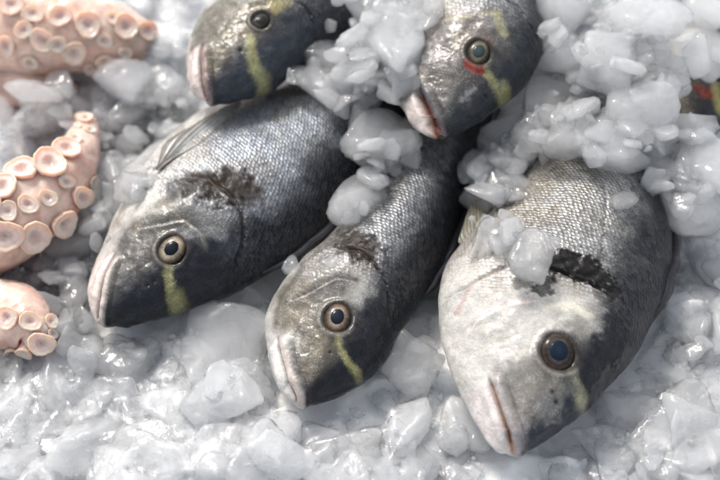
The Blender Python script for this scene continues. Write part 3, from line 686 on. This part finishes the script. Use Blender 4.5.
def rotm(rx, ry, rz):
    cx, sx, cy, sy, cz, sz = math.cos(rx), math.sin(rx), math.cos(ry), math.sin(ry), math.cos(rz), math.sin(rz)
    return np.array([[cz, -sz, 0], [sz, cz, 0], [0, 0, 1]]) @ np.array([[cy, 0, sy], [0, 1, 0], [-sy, 0, cy]]) @ np.array([[1, 0, 0], [0, cx, -sx], [0, sx, cx]])

def put(label, px, py, z, sx, sy, sz, rz=0, rx=0, ry=0, seed=0, mat=None, sharp=16, group=None, name='ice_lump', planes=10):
    """sx, sy in picture pixels of the 720 wide photograph, sz in mm half height"""
    X, f_ = lump(seed, sx/2000, sy/2000*1.15, sz/1000, 5, sharp, planes)
    X = X @ rotm(R(rx), R(ry), R(rz)).T
    p = P(px, py, z)
    o = mesh_obj(name, X, f_, mat or M_ICE); o.location = p
    return tag(o, label, 'ice', group)

I = put
# big named pieces
I('broad white ice lump resting at the tip of the thick octopus arm', 122, 76, .036, 34, 27, 9, 20, 12, 5, 1, M_ICEW)
I('small frosty ice lump on the smooth octopus arm, nearest the frame edge', 30, 92, .042, 26, 13, 7, -5, 0, 10, 2, M_ICEW)
I('rounded ice piece at the inner end of the smooth octopus arm', 62, 88, .034, 18, 16, 7, 40, 0, 0, 3, M_ICEW)
I('flat clear ice piece just under the smooth octopus arm', 38, 122, .022, 30, 17, 6, 10, 15, 0, 4)
I('pale ice chunk between the white lump and the dark fish chin', 160, 84, .026, 24, 26, 9, 0, 0, 0, 5, M_ICEW)
I('ice piece behind the dark fish chin, at the thick arm end', 168, 40, .026, 22, 30, 9, 30, 0, 0, 6, M_ICEW)
I('clear grey ice piece below the broad white lump', 120, 118, .024, 24, 16, 7, 20, 10, 0, 7)
I('flat ice flake left of the first fish belly', 128, 142, .020, 22, 15, 6, -20, 0, 0, 8)
I('ice crumb pile beside the curled octopus tip', 108, 165, .018, 18, 20, 7, 0, 0, 0, 9, M_ICEW)
I('long melted ice sheet along the first fish belly, beside its grey fin', 158, 158, .030, 50, 15, 7, 42, 0, 0, 61, M_ICEW)
I('smooth ice cap lying on the throat of the first fish', 135, 190, .040, 24, 19, 7, 35, 0, 0, 10)
I('upper of two clear ice lumps wedged between two fish heads at the back', 322, 55, .062, 26, 17, 9, 15, 0, 0, 11)
I('lower of two clear ice lumps wedged above the first fish back', 320, 80, .056, 33, 22, 10, -10, 0, 0, 12)
I('large white ice mound between the dark fish and the bleeding head', 388, 50, .066, 34, 40, 15, 10, 0, 0, 13, M_ICEW, 9)
I('white ice block right against the bleeding fish cheek', 408, 66, .078, 16, 34, 10, -20, 0, 0, 14, M_ICEW)
I('frosty ice cap at the top of the mound by the bleeding head', 405, 15, .080, 32, 22, 10, 0, 0, 0, 15, M_ICEW)
I('thin ice scrap on the tail end of the first fish', 365, 92, .058, 22, 14, 6, 30, 0, 0, 16)
I('glassy grey ice lump below the open white mouth', 378, 138, .054, 38, 30, 10, 25, 0, 0, 17)
I('angular clear ice piece sitting between the first and second fish', 362, 197, .044, 34, 23, 9, 35, 0, 10, 18)
I('little clear ice wedge behind the angular piece, against the first fish', 346, 210, .036, 15, 18, 7, 0, 0, 0, 19)
I('tiny ice scrap stuck to the second fish shoulder', 330, 262, .052, 9, 6, 3, 0, 0, 0, 20)
I('clear ice lump at the back edge of the second fish body', 488, 192, .036, 23, 27, 9, 10, 0, 0, 21)
I('grainy ice lump at the belly top of the largest fish', 510, 158, .044, 24, 18, 9, 0, 0, 0, 22, M_ICEW)
I('small clear ice bead on the folded fin of the largest fish', 521, 197, .046, 15, 9, 5, 10, 0, 0, 23)
I('glassy ice piece covering the gill of the largest fish', 532, 254, .064, 24, 22, 5, 20, 10, -10, 64)
I('flat wet ice film along the largest fish throat', 500, 238, .050, 30, 17, 5, 35, 0, 0, 25)
I('ice shard beside the bleeding head, on its snout side', 548, 100, .058, 30, 24, 10, 40, 0, 0, 26)
I('large rounded ice lump overhanging the largest fish back', 606, 150, .064, 36, 26, 12, -10, 0, 0, 27, M_ICEW)
I('big white ice boulder at the middle of the heap', 640, 112, .072, 40, 28, 13, 10, 0, 0, 28, M_ICEW)
I('ice lump under the bleeding head shoulder, left in the heap', 575, 130, .062, 24, 26, 10, 0, 0, 0, 29, M_ICEW)
I('flat ice flake lying on the largest fish back by itself', 624, 200, .060, 18, 9, 4, 15, 0, 0, 30)
I('clear ice block on the dorsal edge of the largest fish', 660, 170, .050, 22, 14, 8, 5, 0, 0, 31)
I('long pointed ice shard leaning on the largest fish dorsal edge', 690, 208, .042, 38, 24, 9, -30, 0, 10, 32, M_ICE, 18)
I('white ice slab outermost beyond the pointed shard', 712, 165, .048, 28, 34, 12, 20, 0, 0, 33, M_ICEW)
I('ice lump in front of the buried fish cheek', 688, 124, .056, 28, 14, 9, 0, 0, 0, 34, M_ICEW)
I('ice lump behind the buried fish cheek, on its snout side', 668, 84, .064, 26, 24, 11, 0, 0, 0, 35, M_ICEW)
I('upper ice block hiding the buried fish head', 700, 52, .066, 32, 22, 12, 0, 0, 0, 36, M_ICEW)
I('tall white lump in the middle back of the heap', 610, 62, .082, 34, 30, 12, 30, 0, 0, 37, M_ICEW)
I('white lump at the left shoulder of the heap behind the bleeding head', 560, 50, .070, 30, 30, 12, 0, 0, 0, 38, M_ICEW)
I('frosty block at the back of the heap, highest one', 640, 18, .090, 38, 26, 13, -15, 0, 0, 39, M_ICEW)
I('frosty block at the far corner of the heap', 705, 10, .074, 34, 26, 13, 15, 0, 0, 40, M_ICEW)
I('frosty block behind the bleeding head top', 565, 8, .084, 34, 24, 12, 15, 0, 0, 41, M_ICEW)
I('large kite shaped ice shard standing in front of the first fish brow', 222, 352, .010, 46, 46, 9, 30, 18, -8, 42, M_ICE, 22, planes=6)
I('ice shard right in front of the second fish brow', 414, 368, .010, 27, 26, 8, 15, 15, 0, 43, M_ICE, 20, planes=6)
I('ice plate leaning beside the second fish jaw', 250, 385, .008, 26, 30, 7, -20, 10, 0, 44, M_ICE, 20)
I('smooth ice hump in front of the largest fish snout', 462, 428, .006, 30, 24, 8, 20, 0, 0, 45)
I('ice hump under the largest fish brow', 620, 412, .006, 34, 26, 8, 10, 0, 0, 46)
I('ice slab under the first fish snout', 120, 360, .006, 38, 22, 8, 10, 0, 0, 47)
I('ice chip between the curled arm and the first fish mouth', 75, 245, .016, 30, 13, 6, 10, 0, 0, 48)
I('clear ice piece by the first fish lips', 72, 290, .012, 18, 26, 7, 10, 0, 0, 49)

I('white ice lump covering the far end of the largest fish back, middle one', 570, 138, .066, 30, 24, 10, 10, 0, 0, 71)
I('icy lump between the bleeding head brow and the largest fish body', 535, 136, .058, 26, 22, 9, 50, 0, 0, 72)
I('broad ice slab topping the mound by the bleeding head', 362, 66, .068, 34, 24, 9, 20, 0, 0, 73, M_ICEW)
I('frosted ice mass tucked against the bleeding head forehead side', 398, 42, .082, 30, 40, 10, 0, 0, 0, 74, M_ICEW)
I('clear lump beside the fold of the middle fish body', 478, 168, .038, 20, 22, 8, 0, 0, 0, 75)
# many loose pieces over the bed; the largest as things of their own
LAND = [(172, 249, "the first fish's eye"), (97, 300, "the first fish's mouth"), (200, 300, "the first fish's brow"), (320, 250, "the first fish's back"), (150, 170, "the first fish's belly"),
    (338, 318, "the middle fish's eye"), (285, 380, "the middle fish's mouth"), (380, 372, "the middle fish's brow"), (430, 300, "the middle fish's back"), (262, 330, "the middle fish's throat"), (430, 170, "the middle fish's body"),
    (505, 445, "the largest fish's mouth"), (450, 350, "the largest fish's throat"), (600, 400, "the largest fish's brow"), (665, 310, "the largest fish's shoulder"), (680, 230, "the largest fish's back"), (460, 240, "the largest fish's gill"), (575, 170, "the largest fish's body"),
    (420, 115, "the bleeding head's open mouth"), (545, 60, "the bleeding head's nape"), (490, 120, "the bleeding head's brow"), (440, 10, "the bleeding head's cheek"),
    (195, 80, "the back fish's mouth"), (250, 95, "the back fish's brow"), (330, 55, "the back fish's back"), (710, 90, "the buried fish"),
    (140, 40, "the thick arm's tip"), (60, 50, "the thick arm's suckers"), (40, 90, "the smooth arm"), (82, 130, "the curled arm's tip"), (50, 220, "the curled arm's suckers"), (40, 325, "the blunt arm piece"),
    (222, 352, "the kite shaped shard"), (250, 385, "the leaning plate"), (120, 360, "the slab below the first snout"), (414, 368, "the shard before the middle brow"), (640, 112, "the big white boulder"), (690, 208, "the long pointed shard"), (640, 18, "the highest frosty block"),
    (20, 470, "the near left corner"), (120, 450, "the ice below the blunt arm piece"), (230, 460, "the ice below the kite shaped shard"), (350, 460, "the ice below the middle fish"), (440, 465, "the open ice left of the largest snout"), (560, 470, "the ice below the largest snout"), (640, 460, "ice below the largest brow"), (710, 470, "the near right corner"), (705, 370, "the edge ice beside the largest fish")]
SEEN_LABELS = {}
def loose_label(px, py, r, milky, flat):
    x, y, nm = min(LAND, key=lambda q: (q[0]-px)**2+(q[1]-py)**2)
    dx, dy = px-x, py-y; near = 'at' if math.hypot(dx, dy) < 12 else (('right of' if dx > 0 else 'left of') if abs(dx) > abs(dy) else ('below' if dy > 0 else 'above'))
    sz = 'small' if r < .0065 else 'mid-sized' if r < .0095 else 'large'
    lb = f"{sz} {'flat' if flat else 'chunky'} {'milky' if milky else 'clear'} ice lump {near} {nm}".replace("the ice below the blunt arm piece", "ice below the blunt arm piece")
    k = SEEN_LABELS.get(lb, 0); SEEN_LABELS[lb] = k+1
    return lb if k == 0 else lb + [', another', ', third', ', fourth', ', fifth'][min(k-1, 3)]
allG = np.concatenate([f_['G'][::6, ::4].reshape(-1, 3) for f_ in FISH])
def fish_clear(p, r, zt):
    """True if a piece at p would not stand on a visible fish"""
    d = np.hypot(allG[:, 0]-p[0], allG[:, 1]-p[1]); m = d < r
    return not np.any(m & (allG[:, 2] > zt))
placed = 0; tries = 0; spots_ = []
while placed < 240 and tries < 9000:
    tries += 1
    if tries < 1500 and placed < 100: px, py = rng.uniform(530, 745), rng.uniform(-25, 230)
    elif tries < 1500: continue
    elif tries < 2000 and placed < 116: px, py = rng.uniform(340, 440), rng.uniform(-20, 100)
    elif tries < 2000: continue
    elif tries < 3600 and placed < 158: px, py = rng.uniform(-20, 210), rng.uniform(-20, 380)
    elif tries < 3600: continue
    else: px, py = rng.uniform(-20, 740), rng.uniform(230, 495)
    if math.hypot(px-708, (py-88)*1.2) < 34: continue
    p = P(px, py, 0.0)
    for _ in range(4): p = P(px, py, bed_h(p))
    if p[1] > .30: continue
    g = rng.uniform; r = g(13, 34)/2000 if tries < 2000 else g(9, 22)/2000 if tries < 3600 else g(14, 38)/2000
    if any(math.hypot(px-a_, py-b_) < .56*(r+c_)*2000 for a_, b_, c_ in spots_): continue
    if not fish_clear(p, r*.9, bed_h(p)+.004): continue
    fl = g(.30, .60) if py < 250 else g(.18, .34); milky = rng.random() < .45
    X, f_ = lump(1000+placed, r, r*g(.6, .95), r*fl, 4, rng.choice([10, 16, 26]), boxy=False)
    X = X @ rotm(*((g(-.4, .4), g(-.4, .4)) if py < 250 else (g(-.2, .2), g(-.2, .2))), g(0, 6.3)).T
    o = mesh_obj('ice_lump', X, f_, M_ICEW if milky else M_ICE); o.location = (p[0], p[1], bed_h(p)+r*(.02 if py < 250 else .12))
    tag(o, loose_label(px, py, r, milky, fl < .5), 'ice', 'loose lumps of crushed ice'); placed += 1; spots_.append((px, py, r))
# countless fused flakes and crumbs: one object
VV, FF, off = [], [], 0
tm = [lump(500+i, 1, .8, .26, 4, 20, 9, False) for i in range(24)]
cnt = 0
for k in range(9000):
    px, py = rng.uniform(-60, 780), rng.uniform(-60, 520); p = P(px, py, .01)
    for _ in range(3): p = P(px, py, bed_h(p))
    c_ = rng.random(); r = (rng.uniform(.006, .021) if py > 250 else rng.uniform(.0045, .0115)) if c_ < .8 else rng.uniform(.002, .0045)
    if not fish_clear(p, r*.8, bed_h(p)+.003): continue
    X, f_ = tm[k % 24]; X = (X*r) @ rotm(*rng.normal(0, .20 if py > 250 else .35, 2), rng.uniform(0, 6.3)).T + np.array([p[0], p[1], bed_h(p)-r*.05])
    VV.append(X); FF.append(f_+off); off += len(X); cnt += 1
    if cnt > 1200: break
cr = mesh_obj('ice_flakes', np.concatenate(VV), np.concatenate(FF), M_SHARD)
tag(cr, 'small fused flakes and crumbs of crushed ice over the whole bed', 'ice', kind='stuff')
VV, FF, off = [], [], 0
# chips packed round the fish and filling the heap
tm2 = [lump(900+i, 1, .75, .36, 4, 20, 10, False) for i in range(24)]
for (px, py, z0, sx_, sy_, n_) in [(503, 175, .038, 24, 36, 150), (520, 140, .040, 22, 14, 50), (570, 128, .060, 34, 14, 60), (640, 140, .060, 34, 16, 50), (625, 90, .066, 60, 34, 120), (600, 40, .078, 60, 36, 120), (690, 60, .064, 34, 44, 90), (690, 175, .044, 26, 36, 80),
        (385, 60, .070, 32, 26, 110), (395, 15, .076, 36, 22, 90), (350, 92, .052, 26, 10, 50), (366, 150, .046, 18, 18, 30), (358, 206, .036, 18, 10, 22), (300, 78, .052, 26, 8, 20), (548, 112, .054, 12, 22, 40), (374, 172, .040, 16, 14, 44), (395, 150, .046, 14, 12, 30), (300, 262, .018, 30, 10, 36), (455, 160, .034, 14, 16, 30), (665, 185, .042, 14, 10, 30), (505, 232, .050, 16, 10, 26),
        (120, 150, .018, 30, 34, 90), (150, 100, .026, 26, 20, 50), (40, 112, .026, 40, 14, 50), (100, 210, .020, 14, 30, 50), (60, 275, .012, 34, 12, 60), (70, 320, .010, 14, 26, 40), (140, 182, .034, 14, 12, 20), (290, 290, .006, 26, 14, 40), (440, 330, .006, 10, 30, 40), (150, 345, .006, 34, 10, 40), (330, 415, .004, 30, 10, 30), (410, 350, .006, 16, 16, 30), (610, 420, .004, 30, 16, 40), (690, 330, .006, 14, 40, 50), (85, 350, .006, 14, 16, 30), (470, 440, .004, 26, 12, 30)]:
    for _ in range(int(n_*(.42 if px > 200 else .5))):
        x_, y_ = px+rng.normal(0, sx_*.6), py+rng.normal(0, sy_*.6)
        if math.hypot(x_-708, (y_-88)*1.2) < 26 or math.hypot(x_-420, y_-108) < 26 or math.hypot(x_-90, y_-290) < 22 or math.hypot(x_-525, y_-60) < 26: continue
        r = rng.uniform(.0022, .0105) if rng.random() < .75 else rng.uniform(.0015, .003)
        z0_ = z0 + (.009 if y_ < 240 and x_ > 200 else .003); p = P(x_, y_, z0_); zz = max(bed_h(p), z0_ + rng.uniform(-.012, .004)); 
        d_ = np.hypot(allG[:, 0]-p[0], allG[:, 1]-p[1]) < .004
        if d_.any():
            top_ = allG[d_, 2].max()
            if top_ > zz + .012 : continue
            zz = max(zz, top_ + r*.2) if top_ > zz - .02 else zz
        p = P(x_, y_, zz)
        X, f_ = tm2[rng.integers(24)]; X = (X*r) @ rotm(*rng.normal(0, .4, 2), rng.uniform(0, 6.3)).T + p
        VV.append(X); FF.append(f_+off); off += len(X)
tm3 = [lump(1500+i, 1, .8, .6, 2, 20, 9, False) for i in range(20)]
gr_c = 0
for k in range(14000):          # sand-fine granules lying on ice, drifted against the fish and over the heap
    if k % 2: x_, y_ = rng.uniform(-20, 740), rng.uniform(-20, 500)
    else:
        cx_, cy_, sx_, sy_ = [(505, 185, 24, 46), (620, 110, 80, 60), (395, 70, 36, 40), (120, 150, 50, 60), (370, 170, 20, 30), (690, 150, 30, 90), (300, 300, 40, 16), (80, 280, 40, 50), (440, 340, 14, 40)][k//2 % 9]
        x_, y_ = cx_+rng.normal(0, sx_*.6), cy_+rng.normal(0, sy_*.6)
    if math.hypot(x_-708, (y_-88)*1.2) < 22: continue
    p = P(x_, y_, .01)
    for _ in range(3): p = P(x_, y_, bed_h(p))
    r = rng.uniform(.0006, .0019); zz = bed_h(p) + rng.uniform(.0005, .006)
    d_ = np.hypot(allG[:, 0]-p[0], allG[:, 1]-p[1]) < .003
    if d_.any():
        if allG[d_, 2].max() > zz - .001: continue
    X, f_ = tm3[k % 20]; X = (X*r) @ rotm(*rng.uniform(0, 6.3, 3)).T + np.array([p[0], p[1], zz])
    VV.append(X); FF.append(f_+off); off += len(X); gr_c += 1
    if gr_c > 5000: break
cr = mesh_obj('ice_chips', np.concatenate(VV), np.concatenate(FF), M_CHIP)
tag(cr, 'broken chips of ice packed around the fish and over the heap', 'ice', kind='stuff')
